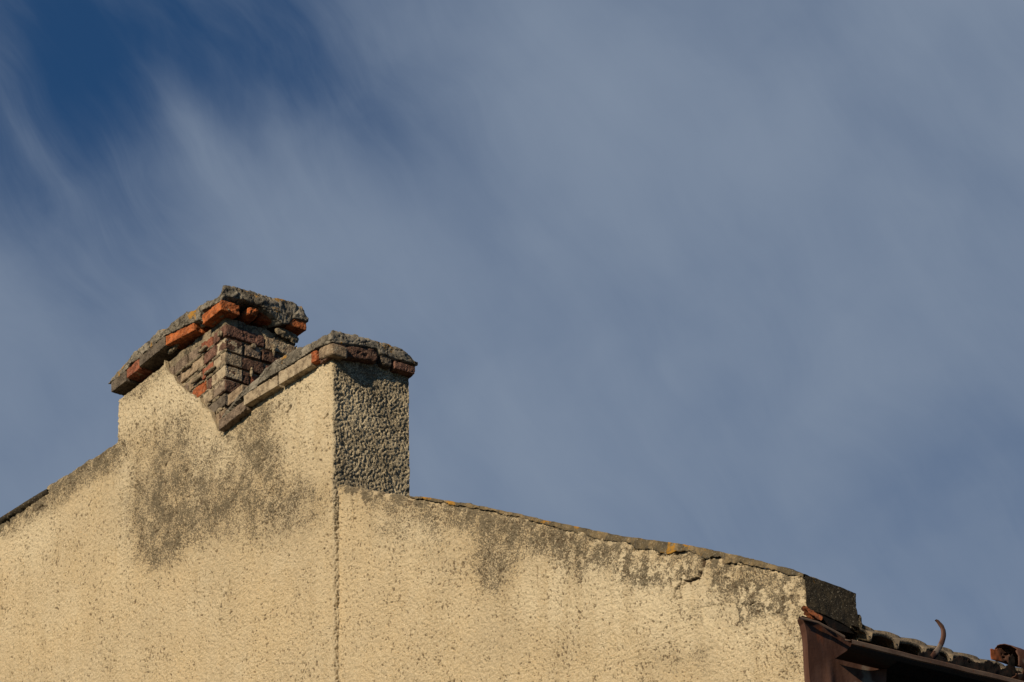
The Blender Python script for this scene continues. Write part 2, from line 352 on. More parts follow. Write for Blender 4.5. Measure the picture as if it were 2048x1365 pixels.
FLAKES = [([(1380, 1163), (1400, 1155), (1408, 1118), (1440, 1112), (1432, 1130), (1420, 1160), (1405, 1195), (1365, 1200), (1362, 1172)], .007), ([(1351, 1110), (1360, 1100), (1376, 1104), (1372, 1120), (1358, 1124)], .008), ([(1455, 1120), (1450, 1150), (1470, 1160), (1480, 1130)], .006),
          ([(1400, 1215), (1470, 1205), (1478, 1240), (1440, 1262), (1410, 1245)], .005)]
def inpoly(px, py, pl):
    ins = np.zeros(px.shape, bool)
    for (x0, y0), (x1, y1) in zip(pl, pl[1:]+pl[:1]):
        if y0 == y1: continue
        c = ((y0 > py) != (y1 > py)) & (px < (x1-x0)*(py-y0)/(y1-y0)+x0); ins ^= c
    return ins
def render_relief(P, side=0.):
    """height (outwards) and attributes of the roughcast at surface points P; side=1 -> the very coarse flank"""
    sh = P.shape[:-1]; P2 = P.reshape(-1, 3)
    Q = P2*np.array([1, 1, 1.]); Q = Q + .02*fbm(P2, .3, 2, 77)[:, None]
    # slanting trowel direction: shear the pattern
    Qs = Q.copy(); Qs[:, 2] = Q[:, 2]*.75 + Q[:, 0]*.35
    g1 = fbm(Q, .024, 3, 11, .65); p1 = gn(*(Qs/.0135).T, 31) + .5*gn(*(Q/.008).T, 32); p2 = gn(*(Qs/.021).T, 41) + .45*gn(*(Q/.010).T, 42)
    densm = 1.3*fbm(P2, .35, 3, 5) + 1.1*fbm(P2, .09, 2, 6)
    px, py = px_of(P2)
    st = paint(px, py, STAINS)*np.clip(.9+.35*fbm(P2, .12, 3, 15), .3, 1.2); pa = paint(px, py, PALE)
    vs = fbm(P2*np.array([1, 1, .3]), .05, 3, 19)
    st = np.clip(.88*st*(1+.16*vs), 0, 1); worn = sst(fbm(P2, .055, 4, 23, .6), .22, .30)*sst(px, 1050, 1230)*(py < 1300); st = st*(1-.65*worn); pa = np.clip(pa+.4*worn, 0, 1)
    th_ = .50 - .13*densm - .16*st - .06*pa
    pit = sst(p1, th_+.05, th_+.15); pit2 = sst(p2, .68-.17*densm-.08*st, .76-.17*densm)
    h = .0030*g1*(1+.5*st) - .0040*pit - .0038*pit2 + .006*fbm(P2, .5, 2, 8) + .0030*gn(*(Q/.0130).T, 51)
    if np.any(side):
        s_ = np.broadcast_to(np.asarray(side), sh).reshape(-1)
        a1 = gn(*(Q/.0145).T, 61); a2 = gn(*(Q/.0085).T, 63); a3 = gn(*(Q/.05).T, 65)
        h = h*(1-s_) + s_*((.0042*a1 + .0024*a2)*(1+.5*gn(*(Q/.09).T, 67)) + .0040*a3 - .003*sst(a1, -.15, -.5))
        h = h + s_*.005*gn(*(P2/.22).T, 68); pit = pit*(1-s_); pit2 = pit2*(1-s_); st = st*(1-s_) + s_*(.57 + .2*fbm(P2, .2, 2, 9)); pa = pa*(1-s_)+s_*1.0  # flank tone: grime plus its grazing-light greyness put into the colour
    cr = np.zeros(len(P2))
    for pl, wd in CRACKS:
        jx = 1.5*gn(*(P2/.02).T, 91)
        cr = np.maximum(cr, 1-sst(seg_d(px+jx, py+jx, pl), wd*.5, wd*1.15))
    h -= .016*cr
    for pl, dp in FLAKES:
        j = 3*gn(*(P2/.03).T, 93); ins = inpoly(px+j, py+j, pl)
        h = np.where(ins, h*.5-dp, h); st = np.where(ins, st*.35, st)
    return (h.reshape(sh), dict(stain=np.clip(st, 0, 1), pale=np.clip(pa+.25*fbm(P2, .25, 2, 3), 0, 1), pit=np.clip(np.maximum(pit, pit2)*.9+cr*1.2, 0, 1.6)))

# --- gable wall -------------------------------------------------------------
rakeR = [(640, 958), (683, 969), (720, 975), (770, 984), (815, 993), (880, 1002), (960, 1016), (1040, 1032), (1100, 1047), (1180, 1064), (1240, 1078), (1300, 1087), (1350, 1095), (1400, 1104), (1460, 1120), (1520, 1133), (1560, 1141), (1607, 1152)]
rakeL = [(-160, 1148), (0, 1043), (50, 1011), (88, 984), (95, 968), (130, 948), (170, 922), (205, 902), (236, 880), (270, 856)]
xr, zr = prof(rakeR, YR); xl, zl = prof(rakeL, YL)
X0 = inv(-130, 1200, 1, YL)[0]
acc = Acc()
def wallpart(xa, xb, xs, zs, Y, lich=0., step=.0046):
    nc = int((xb-xa)/step); X = np.linspace(xa, xb, nc)
    zt = np.interp(X, xs, zs); e = np.stack([X, X*0, zt], -1)
    zt = zt + .007*fbm(e, .07, 4, 21, .6)
    zmid = ZBOT if xb > 1 else inv(0, 1440, 1, Y)[2]
    nr = 380; t = np.linspace(0, 1, nr)[:, None]**1.0
    zb = np.minimum(zt-.3, np.maximum(ZBOT, np.interp(X, [X0, 0, XE], [inv(-60, 1430, 1, Y)[2], inv(683, 1430, 1, Y)[2], ZBOT])))
    Z = zb[None, :]*(1-t) + zt[None, :]*t
    P = np.stack([np.broadcast_to(X, Z.shape), np.full_like(Z, Y), Z], -1)
    h, at = render_relief(P)
    dt = zt[None, :]-Z                                         # distance under the top edge
    # top grime band, ragged
    band = (1-sst(dt, (.02 if xb > 1 else .03), (.10 if xb > 1 else .13)+.10*np.clip(fbm(P, .25, 2, 14)+.3, 0, 1)))
    at['stain'] = np.clip(np.maximum(at['stain'], (band*(.80 if xb > 1 else .92)*np.clip(.8+.8*fbm(P, .07, 3, 16), .1, 1.3)).ravel()), 0, 1)
    h = h - .02*np.exp(-dt/.010)*1.0                           # rounded arris
    if xb > 1:
        rr = np.exp(-(XE-P[..., 0])/.012); h = h - .012*rr; h = h + .006*np.exp(-np.maximum(P[..., 0], 0)/.012)
    at['lichen'] = (np.exp(-dt/.05)*.36*(xb > 1)*(P[..., 0] > 1.5)).ravel()
    P[..., 1] -= h
    if xb > 1:                                                 # ragged vertical end
        P[..., 0] += np.exp(-(XE-P[..., 0])/.03)*.006*fbm(P, .05, 3, 66)
    nV = P.reshape(-1, 3)
    # wall head going back over its thickness, wall foot going down to the ground, end going back
    acc.add(nV, quads(nr, nc), **at)
    def strip(A, Bm, n=8, flip=False, st=.6):
        tt = np.linspace(0, 1, n)[:, None, None]; S = A[None]*(1-tt)+Bm[None]*tt
        S[1:-1, :, 2] += .006*fbm(S[1:-1], .08, 3, 25)
        m_ = S.shape[0]*S.shape[1]
        acc.add(S.reshape(-1, 3), quads(n, S.shape[1], 0, flip), stain=st, pale=0., pit=0., lichen=.1)
    top = P[-1].copy(); bk = top.copy(); bk[:, 1] = .30; bk[:, 2] -= .015; strip(top, bk)
    bot = P[0].copy(); ft = bot.copy(); ft[:, 1] = Y; ft[:, 2] = 0; strip(ft, bot, 2, False, .1)
    if xb > 1:
        en = P[:, -1].copy(); eb = en.copy(); eb[:, 1] = .10; strip(en, eb, 4, True, .5)
wallpart(X0-.0, XL+.012, xl, zl, YL)
wallpart(-.03, XE, xr, zr, YR)
acc.build('gable_wall', M_ST, house)

# --- chimney render coat (front + right flank), split between the two stacks -----------
XR = 0.
brk = [(243, 785), (318, 728), (328, 718), (331, 726), (336, 742), (347, 752), (352, 762), (362, 772), (372, 782), (386, 790), (392, 798), (399, 795), (406, 806), (414, 816), (424, 824), (428, 838), (434, 850), (437, 862)]
bx, bz = prof(brk, 0.)
cap2b = [(436, 868), (492, 824), (555, 776), (624, 736), (640, 726), (665, 716)]
c2x, c2z = prof(cap2b, 0.)
c2z = c2z + .035
side2b = [(665, 715), (755, 727), (783, 735), (815, 748), (840, 758)]
s2y, s2z = profX(side2b, 0.); s2z = s2z + .03
DEP = .475
def coat(xa, xb, side, name, parent):
    a = Acc(); step = .0044
    nc = int((xb-xa)/step); sX = np.linspace(xa, xb, nc); col_pos = np.stack([sX, np.zeros(nc)], -1)
    nrm = np.tile([0., -1.], (nc, 1)); sd_ = np.zeros(nc)
    if side:
        R = .018; cutoff = xb-R; keep = sX < cutoff; sX = sX[keep]; col_pos = col_pos[keep]; nrm = nrm[keep]; sd_ = sd_[keep]
        an = np.linspace(0, math.pi/2, 6)
        arc = np.stack([cutoff+R*np.sin(an), R-R*np.cos(an)], -1)
        sy_ = np.linspace(R+.003, DEP, int(DEP/.0034)); fl = np.stack([np.full(len(sy_), xb), sy_], -1)
        col_pos = np.concatenate([col_pos, arc, fl]); nrm = np.concatenate([nrm, np.stack([np.sin(an), -np.cos(an)], -1), np.tile([1., 0.], (len(sy_), 1))])
        sd_ = np.concatenate([sd_, sst(an, .2, 1.4), np.ones(len(sy_))])
    X = col_pos[:, 0]; Y = col_pos[:, 1]
    if side:
        ztop = np.where(sd_ > .5, np.interp(Y, s2y, s2z), np.interp(X, c2x, c2z))
    else:
        ztop = np.where(X < bx[2]+.0, ZC1+.02, np.interp(X, bx, bz) + .006*fbm(np.stack([X, X*0, X*0], -1), .03, 3, 4))
    zb = np.interp(X, [XL, 0.], [inv(240, 1430, 1, 0)[2], inv(665, 1430, 1, 0)[2]]); zb0 = float(zb[0])
    nr = 600; t = np.linspace(0, 1, nr)[:, None]
    Z = zb[None]*(1-t) + ztop[None]*t
    P = np.stack([np.broadcast_to(X, Z.shape), np.broadcast_to(Y, Z.shape), Z], -1).copy()
    h, at = render_relief(P, np.broadcast_to(sd_, Z.shape))
    if not side:
        d = ztop[None]-Z; edge = (X > bx[2])[None]
        h = h + np.where(edge, .004*np.exp(-d/.02)*(1+fbm(P, .05, 2, 3)), 0)
        h = h + 0
    else:
        d = ztop[None]-Z; under = np.exp(-np.maximum(d-.03, 0)/.07)
        at['stain'] = np.clip(at['stain'] + (under*.3*(fbm(P, .05, 2, 8)+.5)).ravel()*.8, 0, 1)  # extra darkening that builds towards the cap
        # flank grime and painted shade fade down the narrow return, cleaner ochre below the roof line
        low = sst(-Z, -(CZ-.85), -(CZ-1.15))*(sd_[None] > .3)
        at['stain'] = np.where(low.ravel() > 0, at['stain']*(1-.75*low.ravel()), at['stain'])
    at['lichen'] = np.zeros(P.shape[0]*P.shape[1])
    P[..., 0] += nrm[None, :, 0]*h; P[..., 1] += nrm[None, :, 1]*h
    a.add(P.reshape(-1, 3), quads(nr, P.shape[1]), **at)
    # the broken top edge has thickness
    top = P[-1]; bk = top - c_x[nrm, np.zeros(len(nrm))]*.024
    a.add(np.concatenate([top, bk]), quads(2, len(top)), stain=.25, pale=0., pit=.3, lichen=0.)
    # foot to the ground
    b0 = P[0].copy(); f0 = b0.copy(); f0[:, 2] = 0
    a.add(np.concatenate([f0, b0]), quads(2, len(b0)), stain=.05, pale=0., pit=0., lichen=0.)
    if not side:                                   # left flank and back, coarse
        zz = [0., ZC1]; q = [(xa, 0, zz[0]), (xa, 0, zz[1]), (xa, DEP, zz[1]), (xa, DEP, zz[0])]
        a.add(q, [(0, 1, 2, 3)], stain=.4, pale=0., pit=0., lichen=0.)
        q = [(xa, DEP, zz[0]), (xb, DEP, zz[0]), (xb, DEP, zz[1]), (xa, DEP, zz[1])]
        a.add(q, [(0, 3, 2, 1)], stain=.4, pale=0., pit=0., lichen=0.)
    else:
        zt_ = CZ+.03; q = [(xa, DEP, 0.), (xb, DEP, 0.), (xb, DEP, zt_), (xa, DEP, zt_)]
        a.add(q, [(0, 3, 2, 1)], stain=.4, pale=0., pit=0., lichen=0.)
    return a.build(name, M_ST, parent)
ch1 = coat(XL, XC, False, 'chimney', house); ch1['label'] = 'taller left chimney with fallen render baring its brickwork'
ch2 = coat(XC, XR, True, 'chimney', house); ch2['label'] = 'lower right chimney fully rendered, its flank grey and coarse'

# --- bricks -----------------------------------------------------------------
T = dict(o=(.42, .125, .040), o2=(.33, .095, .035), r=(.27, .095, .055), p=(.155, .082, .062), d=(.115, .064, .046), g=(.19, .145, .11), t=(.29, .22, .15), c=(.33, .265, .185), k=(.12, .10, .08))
bw = Acc(); PITCH = .0862; HB = .069
rs = np.random.RandomState(5)
front = [[('p', .14, 0), ('r', .13, .1), ('g', .13, .1), ('g', .14, 0), ('g', .2, 0)],
         [('c', .10, .3), ('p', .13, .15), ('t', .25, .1), ('g', .2, 0)],
         [('c', .13, .2), ('r', .12, .15), ('t', .14, .1), ('g', .12, 0), ('t', .2, 0)],
         [('c', .15, .3), ('p', .06, .1), ('o2', .15, .1), ('t', .2, .1)],
         [('g', .13, .2), ('c', .10, .2), ('t', .13, .1), ('r', .1, 0)],
         [('k', .19, .1), ('t', .12, .1), ('p', .12, 0)],
         [('t', .12, .1), ('g', .13, 0), ('p', .1, 0)], [('t', .13, 0), ('g', .2, 0)], [('g', .25, 0)]]
side_ = [[('p', .255, 0), ('t', .20, .35)], [('d', .12, .0), ('g', .11, .2), ('d', .12, 0), ('d', .11, 0)],  # side bricks toned darker, the face's grazing shade put into their colour
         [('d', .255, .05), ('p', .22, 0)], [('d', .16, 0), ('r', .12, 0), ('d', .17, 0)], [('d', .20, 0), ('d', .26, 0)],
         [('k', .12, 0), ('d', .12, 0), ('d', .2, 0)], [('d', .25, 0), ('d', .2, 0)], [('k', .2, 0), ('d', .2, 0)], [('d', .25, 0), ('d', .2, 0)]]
FY, FX = .016, XC
for k in range(9):
    z0 = ZC1 - .004 - HB - k*PITCH
    x = FX + rs.uniform(-.004, .004); s = 100+k*20
    for i, (c_, ln, wsh) in enumerate(front[k]):
        L_ = ln-.013
        if x-ln < XL+.03: break
        jy = rs.uniform(-.004, .004) ; jz = rs.uniform(-.003, .003); tl = rs.uniform(-.004, .004)
        dpt = .12 if i else .11
        tone = np.array(T[c_])*rs.uniform(.85, 1.15)
        lump(bw, (x-L_, FY+jy, z0+jz), (L_, 0, tl), (0, dpt, 0), (0, 0, HB+rs.uniform(-.004, .002)), s+i, .0028, .0016, .005, .006, tone=tone, wash=wsh+(.05 if c_ in 'ct' else 0))
        x -= ln
    y = FY+.0; x = FX
    y = .012 if k % 2 else .012
    y += .012
    for i, (c_, ln, wsh) in enumerate(side_[k]):
        L_ = ln-.012
        if y+L_ > .5: L_ = .49-y
        if L_ < .04: break
        jx = rs.uniform(-.006, .004); jz = rs.uniform(-.003, .003)
        tone = np.array(T[c_])*rs.uniform(.85, 1.15)
        yy = y if i else FY+.002
        lump(bw, (x-.115+jx, yy, z0+jz), (.115, 0, 0), (0, L_+(y-yy), 0), (0, 0, HB+rs.uniform(-.004, .002)), s+i+10, .0028, .0018, .0055, .006, tone=tone, wash=wsh)
        y += ln
# projecting first course next to the cap of the low stack
bw.build('brickwork', M_BR, ch1, False)
# mortar body behind the bricks, bulging in the joints
mo = Acc()
P, Fq = boxgrid((60, 50, 90)); h_ = np.array([(XC-XL-.062)/2, (DEP-.03)/2, .55])
Wm = P*h_ + np.array([(XC+XL+.03)/2-.004, .012+h_[1]+.016, ZC1-.55+.05])
nw = np.where(np.abs(P) > .999, np.sign(P), 0); Wm = Wm + nw*(.005*fbm(Wm, .05, 3, 7)+.003*fbm(Wm, .015, 2, 8))[:, None]
mo.add(Wm, Fq)
# lumps of mortar squeezed out / smeared over bricks
def blobm(acc_, c, r, seed, **at):
    P, Fq = boxgrid((9, 9, 9)); d = P/np.linalg.norm(P, axis=1)[:, None]
    r = np.asarray(r); W = np.asarray(c)+d*r; W = W + d*(fbm(W+seed, .03, 3, seed)*.25*r.mean())[:, None]; acc_.add(W, Fq, **at)
for i in range(46):
    k = rs.randint(0, 7); zj = ZC1-.004-HB-k*PITCH-.008
    if True: blobm(mo, (XC-rs.uniform(.02, .5), .020, zj), (rs.uniform(.02, .05), .008, rs.uniform(.007, .014)), i)
    else: blobm(mo, (XC-.003, rs.uniform(.04, .45), zj), (.009, rs.uniform(.02, .05), rs.uniform(.008, .016)), i)
for (px_, py_, ry, rz) in [(570, 668, .06, .03), (588, 678, .03, .03), (548, 700, .010, .04), (508, 693, .02, .018), (503, 745, .010, .03)]:
    q = inv(px_, py_, 0, XC+.004); blobm(mo, q, (.011, ry, rz), int(px_))
for (px_, py_, rx, rz) in [(446, 628, .06, .012), (425, 645, .05, .012), (440, 668, .02, .02), (392, 650, .035, .03), (372, 672, .07, .016), (398, 628, .03, .03), (408, 648, .04, .018), (345, 700, .05, .014), (350, 690, .05, .02), (405, 700, .05, .01), (372, 735, .06, .01), (392, 760, .05, .012), (420, 742, .06, .01)]:
    q = inv(px_, py_, 1, .006); blobm(mo, q, (rx, .012, rz), int(px_)+1)
mo.build('mortar', M_MORT, ch1, False)
# brick courses of the caps: each brick laid between two points of its lower edge
def capf(acc_, p0, p1, hp, Y, seed, tone, wash=0., dep=.12, **k):
    a = inv(*p0, 1, Y); b_ = inv(*p1, 1, Y); hz = hp*SC/math.cos(th)*1.0
    lump(acc_, a, b_-a, (0, dep, 0), (0, 0, hz), seed, k.get('r', .0028), k.get('rough', .0015), k.get('chip', .003), .0065, tone=np.array(T[tone]), wash=wash)
def corner(acc_, p0, hp, X, Y, seed, tone, wash, dep):
    a = inv(*p0, 1, Y); hz = hp*SC/math.cos(th)
    lump(acc_, a, (X-a[0], 0, .004), (0, dep, 0), (0, 0, hz), seed, .003, .0014, .0045, .0065, tone=np.array(T[tone]), wash=wash)
def caps(acc_, p0, p1, hp, X, seed, tone, wash=0., dep=.12, **k):
    a = inv(*p0, 0, X); b_ = inv(*p1, 0, X); hz = hp*SC/math.cos(th)
    lump(acc_, a-np.array([dep, 0, 0]), (dep, 0, 0), b_-a, (0, 0, hz), seed, k.get('r', .0028), k.get('rough', .0015), k.get('chip', .003), .0065, tone=np.array(T[tone]), wash=wash)
cb = Acc(); Y1 = -.042; X1 = XC+.045
capf(cb, (222, 785), (252, 762), 22, Y1, 1, 'k', .12); capf(cb, (253, 757), (278, 738), 22, Y1, 2, 'r', .22); capf(cb, (278, 734), (330, 692), 25, Y1, 3, 'k', .12)
capf(cb, (331, 691), (388, 661), 19, Y1+.002, 4, 'o', 0., .13, chip=.005); corner(cb, (404, 650), 21, X1-.004, Y1+.002, 5, 'o', .05, .118)
caps(cb, (497, 629), (519, 634), 18, X1-.004, 7, 'o', 0., .12, chip=.014, r=.012)
caps(cb, (520, 636), (544, 645), 16, X1-.03, 8, 'o2', 0., .12, chip=.012); caps(cb, (578, 650), (613, 661), 18, X1, 9, 'o', 0., .14)
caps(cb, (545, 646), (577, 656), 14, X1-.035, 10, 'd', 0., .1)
cb.build('brick_cap', M_BR, ch1, False)
cb = Acc(); Y2 = -.045; X2 = .045
capf(cb, (455, 812), (484, 790), 22, -.012, 20, 't', .12); capf(cb, (436, 862), (490, 819), 21, Y2, 21, 'g', .12, .13, chip=.006)
capf(cb, (487, 812), (554, 772), 22, Y2, 22, 'c', .28, .13); capf(cb, (557, 770), (622, 731), 25, Y2, 23, 'c', .30, .13); capf(cb, (621, 727), (633, 721), 21, Y2+.002, 24, 'o2', 0., .12)
capf(cb, (636, 719), (664, 708), 23, Y2, 25, 't', .25, .10, r=.012)
caps(cb, (666, 709), (755, 723), 24, X2, 26, 'd', .02, .12, chip=.008); caps(cb, (763, 726), (784, 733), 15, X2-.004, 27, 'k', .08, .12, chip=.01); caps(cb, (790, 736), (831, 749), 15, X2+.004, 28, 'p', .06, .14)
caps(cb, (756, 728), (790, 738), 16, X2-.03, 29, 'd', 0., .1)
cb.build('brick_cap', M_BR, ch2, False)
# --- crowns -------------------------------------------------------------------
def crown(name, parent, fb, ft, sb, st, x0, Yf, Xs, Yb, mat, seed, bulge=None, amp=.010):
    fbx, fbz = prof(fb, Yf); ftx, ftz = prof(ft, Yf); sby, sbz = profX(sb, Xs); sty, stz = profX(st, Xs)
    stp = .0055; R = .02
    xs_ = np.arange(x0, Xs-R, stp); an = np.linspace(0, math.pi/2, 6)[1:]
    ys_ = np.arange(Yf+R+.004, Yb, stp)
    fr = [(x, Yf, 0, -1) for x in xs_] + [(Xs-R+R*math.sin(a_), Yf+R-R*math.cos(a_), math.sin(a_), -math.cos(a_)) for a_ in an] + [(Xs, y, 1, 0) for y in ys_]
    nb = len(xs_); nB = 60; nL = 30
    back = [(x, Yb, 0, 1) for x in np.linspace(Xs, x0, nB)[1:]]; left = [(x0, y, -1, 0) for y in np.linspace(Yb, Yf, nL)[1:-1]]
    per = np.array(fr+back+left); n_ = len(per); i_f = np.arange(n_) < len(xs_)+3; i_s = (np.arange(n_) < len(fr)) & ~i_f
    zb = np.zeros(n_); zt = np.zeros(n_)
    zb[i_f] = np.interp(per[i_f, 0], fbx, fbz); zt[i_f] = np.interp(per[i_f, 0], ftx, ftz)
    zb[i_s] = np.interp(per[i_s, 1], sby, sbz); zt[i_s] = np.interp(per[i_s, 1], sty, stz)
    e = len(fr)-1; rest = np.arange(e+1, n_); tt = np.linspace(0, 1, len(rest)+2)[1:-1]
    zb[rest] = zb[e]*(1-tt)+zb[0]*tt; zt[rest] = zt[e]*(1-tt)+zt[0]*tt
    for z_ in (zb, zt):
        k0 = len(xs_)-8; k1 = len(xs_)+12
        for _ in range(12): z_[k0:k1] = (z_[k0-1:k1-1]+z_[k0:k1]+z_[k0+1:k1+1])/3
    zt = np.maximum(zt, zb+.008)
    rows = []; c0 = np.array([(x0+Xs)/2, (Yf+Yb)/2])
    nv = 14; hh = zt-zb; rr = np.minimum(.016, hh*.45)
    for t in np.linspace(0, 1, nv):
        z = zb+hh*t; ins = rr*np.maximum(0, (t-.55)/.45)**2.2
        bl = 0 if bulge is None else bulge(per, t, zb, hh)
        p = c_x[per[:, 0]-per[:, 2]*(ins-bl), per[:, 1]-per[:, 3]*(ins-bl), z]; rows.append(p)
    zmean = zt.mean()
    top = rows[-1]
    for s in (.06, .16, .3, .5, .75, 1.):
        ctr = np.array([np.clip(0, 0, 0), 0, 0]); q = top.copy()
        inner = np.stack([np.clip(top[:, 0], x0+.2, Xs-.2), np.full(n_, c0[1])], -1)
        q[:, :2] = top[:, :2]*(1-s)+inner*s; q[:, 2] = top[:, 2] - .010*s; rows.append(q)
    bot = rows[0].copy(); inner = np.stack([np.clip(bot[:, 0], x0+.2, Xs-.2), np.full(n_, c0[1])], -1); bot[:, :2] = bot[:, :2]*.5+inner*.5; rows.insert(0, bot)
    R_ = np.stack(rows); R_ = np.concatenate([R_, R_[:, :1]], 1)
    nx = np.concatenate([per[:, 2:], per[:1, 2:]])
    Rw = R_ + .02*fbm(R_, .05, 3, seed+2)[..., None]; v1, e1 = vor(Rw*np.array([1, 1, 1.8]), .085, seed); v2, e2 = vor(Rw, .035, seed+1)
    d = amp*(.6*fbm(R_, .09, 3, seed, .5) + 1.2*(v1-.5) + .25*(v2-.5)) - .9*amp*(1-sst(e1, 0, .10)) + .25*amp*fbm(R_, .015, 2, seed+4)
    nvn = np.zeros(R_.shape); nvn[..., 0] = nx[:, 0]; nvn[..., 1] = nx[:, 1]; k_ = nv+1
    nvn[k_-2:, :, 2] = .5
    R_ = R_ + nvn*d[..., None]
    R_[1:k_, :, 2] += .003*fbm(R_[1:k_], .03, 2, seed+6)
    R_[:, -1] = R_[:, 0]
    a = Acc(); a.add(R_.reshape(-1, 3), quads(*R_.shape[:2])); return a.build(name, mat, parent)
crown('mortar_crown', ch1,
      [(218, 768), (252, 740), (278, 714), (330, 670), (345, 664), (388, 644), (396, 640), (403, 622), (456, 594)],
      [(218, 766), (231, 742), (258, 713), (280, 691), (316, 660), (335, 652), (343, 642), (369, 623), (379, 620), (410, 602), (430, 595), (444, 580), (461, 568)],
      [(456, 594), (486, 600), (500, 608), (514, 611), (532, 623), (556, 640), (565, 649), (578, 648), (586, 637), (616, 643), (640, 650)],
      [(461, 568), (481, 574.6), (512, 581.7), (516, 586), (521, 584), (552, 594), (572, 600.4), (589, 604), (604, 610), (610, 617), (616, 632), (640, 650)],
      XL-.045, Y1-.004, X1+.004, DEP+.045, M_CROWN, 40,
      lambda per, t, zb, hh: .022*np.clip(per[:, 2], 0, 1)*np.exp(-((per[:, 1]-.22)/.13)**2)*math.sin(math.pi*min(1, t*1.1+.15)), .009)
crown('mortar_crown', ch2,
      [(440, 840), (478, 796), (487, 791), (545, 750), (556, 744), (618, 705), (642, 692), (666, 684)],
      [(440, 838), (478, 786), (487, 776), (545, 720), (570, 705), (593, 693), (600, 692), (642, 671), (668, 659)],
      [(667, 684), (755, 696), (762, 706), (788, 716), (829, 728), (850, 735)],
      [(671, 659), (715, 668), (750, 677), (783, 688), (808, 696), (822, 706), (830, 720), (850, 730)],
      XC+.075, Y2-.004, X2+.006, DEP+.03, M_CROWN, 60, None, .0065)

# --- coping on the right-hand rake ------------------------------------------------
ct = [(812, 991), (860, 996), (930, 1007), (985, 1017), (1040, 1029), (1100, 1043), (1140, 1050), (1200, 1064), (1240, 1071), (1300, 1080), (1340, 1085), (1400, 1095), (1450, 1106), (1480, 1112), (1530, 1125), (1570, 1136), (1612, 1150)]
cbm = [(812, 994), (860, 1001), (930, 1014), (985, 1023), (1040, 1036), (1100, 1052), (1140, 1062), (1200, 1080), (1240, 1083), (1262, 1088), (1275, 1101), (1300, 1098), (1320, 1106), (1345, 1110), (1352, 1104), (1380, 1102), (1400, 1114), (1410, 1117), (1440, 1113), (1450, 1128), (1480, 1126), (1530, 1138), (1570, 1146), (1612, 1158)]
YC = YR-.001
ctx, ctz = prof(ct, YC); cbx, cbz = prof(cbm, YC)
nc = 760; X = np.linspace(ctx[0], XE+.003, nc); zt = np.interp(X, ctx, ctz); zb = np.interp(X, cbx, cbz); e = np.stack([X, X*0, zt], -1)
flag = gn(X/.16, X*0, X*0, 71); joint = np.exp(-(np.abs(flag)/.05)**2)
zb = zb + .008*fbm(e, .06, 4, 72, .6); zt = zt + .004*fbm(e, .10, 3, 73)
hh = np.maximum(zt-zb, .006); rows = []
for t in np.linspace(0, 1, 12):
    ov = .003*np.sin(math.pi*min(1, .25+t*.9)) ; rows.append(c_x[X, YC-ov*np.minimum(1, hh/.03), zb+hh*t])
for s in np.linspace(0, 1, 12)[1:]:
    rows.append(c_x[X, YC+s*(.21-YC), zt - .010*s])
rows.insert(0, c_x[X, np.full(nc, YR+.01), zb+.004])
G = np.stack(rows); d = .006*fbm(G, .06, 4, 74, .6)+.004*fbm(G, .02, 2, 75)
G[1:13, :, 1] -= d[1:13]*np.linspace(.2, 1, 12)[:, None]; G[1:13, :, 1] += (joint*.008)[None]; G[13:, :, 2] += d[13:]*.8
a = Acc(); a.add(G.reshape(-1, 3), quads(*G.shape[:2])); a.build('coping', M_COPE, house)
# thin dark verge board along the far left head of the wall
ct = [(-160, 1141), (0, 1036), (50, 1004), (88, 981), (92, 979)]
vx, vz = prof(ct, YL-.02); X = np.linspace(vx[0], vx[-1], 120); zt = np.interp(X, vx, vz)
rows = [c_x[X, np.full(120, y), zt+dz] for y, dz in ((YL+.02, -.030), (YL-.014, -.020), (YL-.018, -.010), (YL-.02, 0), (.2, .002), (.36, .002))]
G = np.stack(rows); G += .008*fbm(G, .05, 4, 80, .6)[..., None]; a = Acc(); a.add(G.reshape(-1, 3), quads(6, 120)); a.build('verge_board', M_MOSS, house)

# --- end of the wall head, side wall, eave ------------------------------------------
def slabbox(name, mat, lo, hi, parent, cell=.01, r=.006, chip=.004, seed=1):
    a = Acc(); lo = np.array(lo, float); hi = np.array(hi, float); d = hi-lo
    lump(a, lo, (d[0], 0, 0), (0, d[1], 0), (0, 0, d[2]), seed, r, .001, chip, cell); return a.build(name, mat, parent)
XB = XE+.004
eb = np.array([inv(*q, 0, XB) for q in [(1607, 1150.5), (1640, 1160), (1680, 1174), (1713, 1188)]])
ebb = np.array([inv(*q, 0, XB) for q in [(1609, 1216), (1640, 1222), (1680, 1240), (1718, 1262)]])
ny, nz = 90, 60; Yy = np.linspace(.055, eb[-1, 1], ny); zt = np.interp(Yy, eb[:, 1], eb[:, 2]); zb = np.interp(Yy, ebb[:, 1], ebb[:, 2])-.01
t = np.linspace(0, 1, nz)[:, None]; Z = zb*(1-t)+zt*t
P = np.stack([np.full_like(Z, XB), np.broadcast_to(Yy, Z.shape), Z], -1).copy()
P[..., 1] += np.linspace(0, 1, ny)[None]**6*(.012*np.clip(1-t*1.6, 0, 1)**2 - .004 + .006*fbm(P, .05, 3, 5)*1.)
P[..., 0] += .003*fbm(P, .06, 3, 81) - .012*np.linspace(0, 1, ny)[None]**10*0
a = Acc(); a.add(P.reshape(-1, 3), quads(nz, ny))
for line, fl in ((P[-1], 0), (P[:, -1], 1), (P[0], 1)):
    bk = line.copy(); bk[:, 0] -= .9 if fl == 0 else .35
    if fl == 0: bk[:, 2] += .48
    a.add(np.concatenate([line, bk]), quads(2, len(line), 0, bool(fl)))
a.build('wall_end', M_MOSS, house)
q = inv(1722, 1255, 0, XB-.01)
a = Acc()
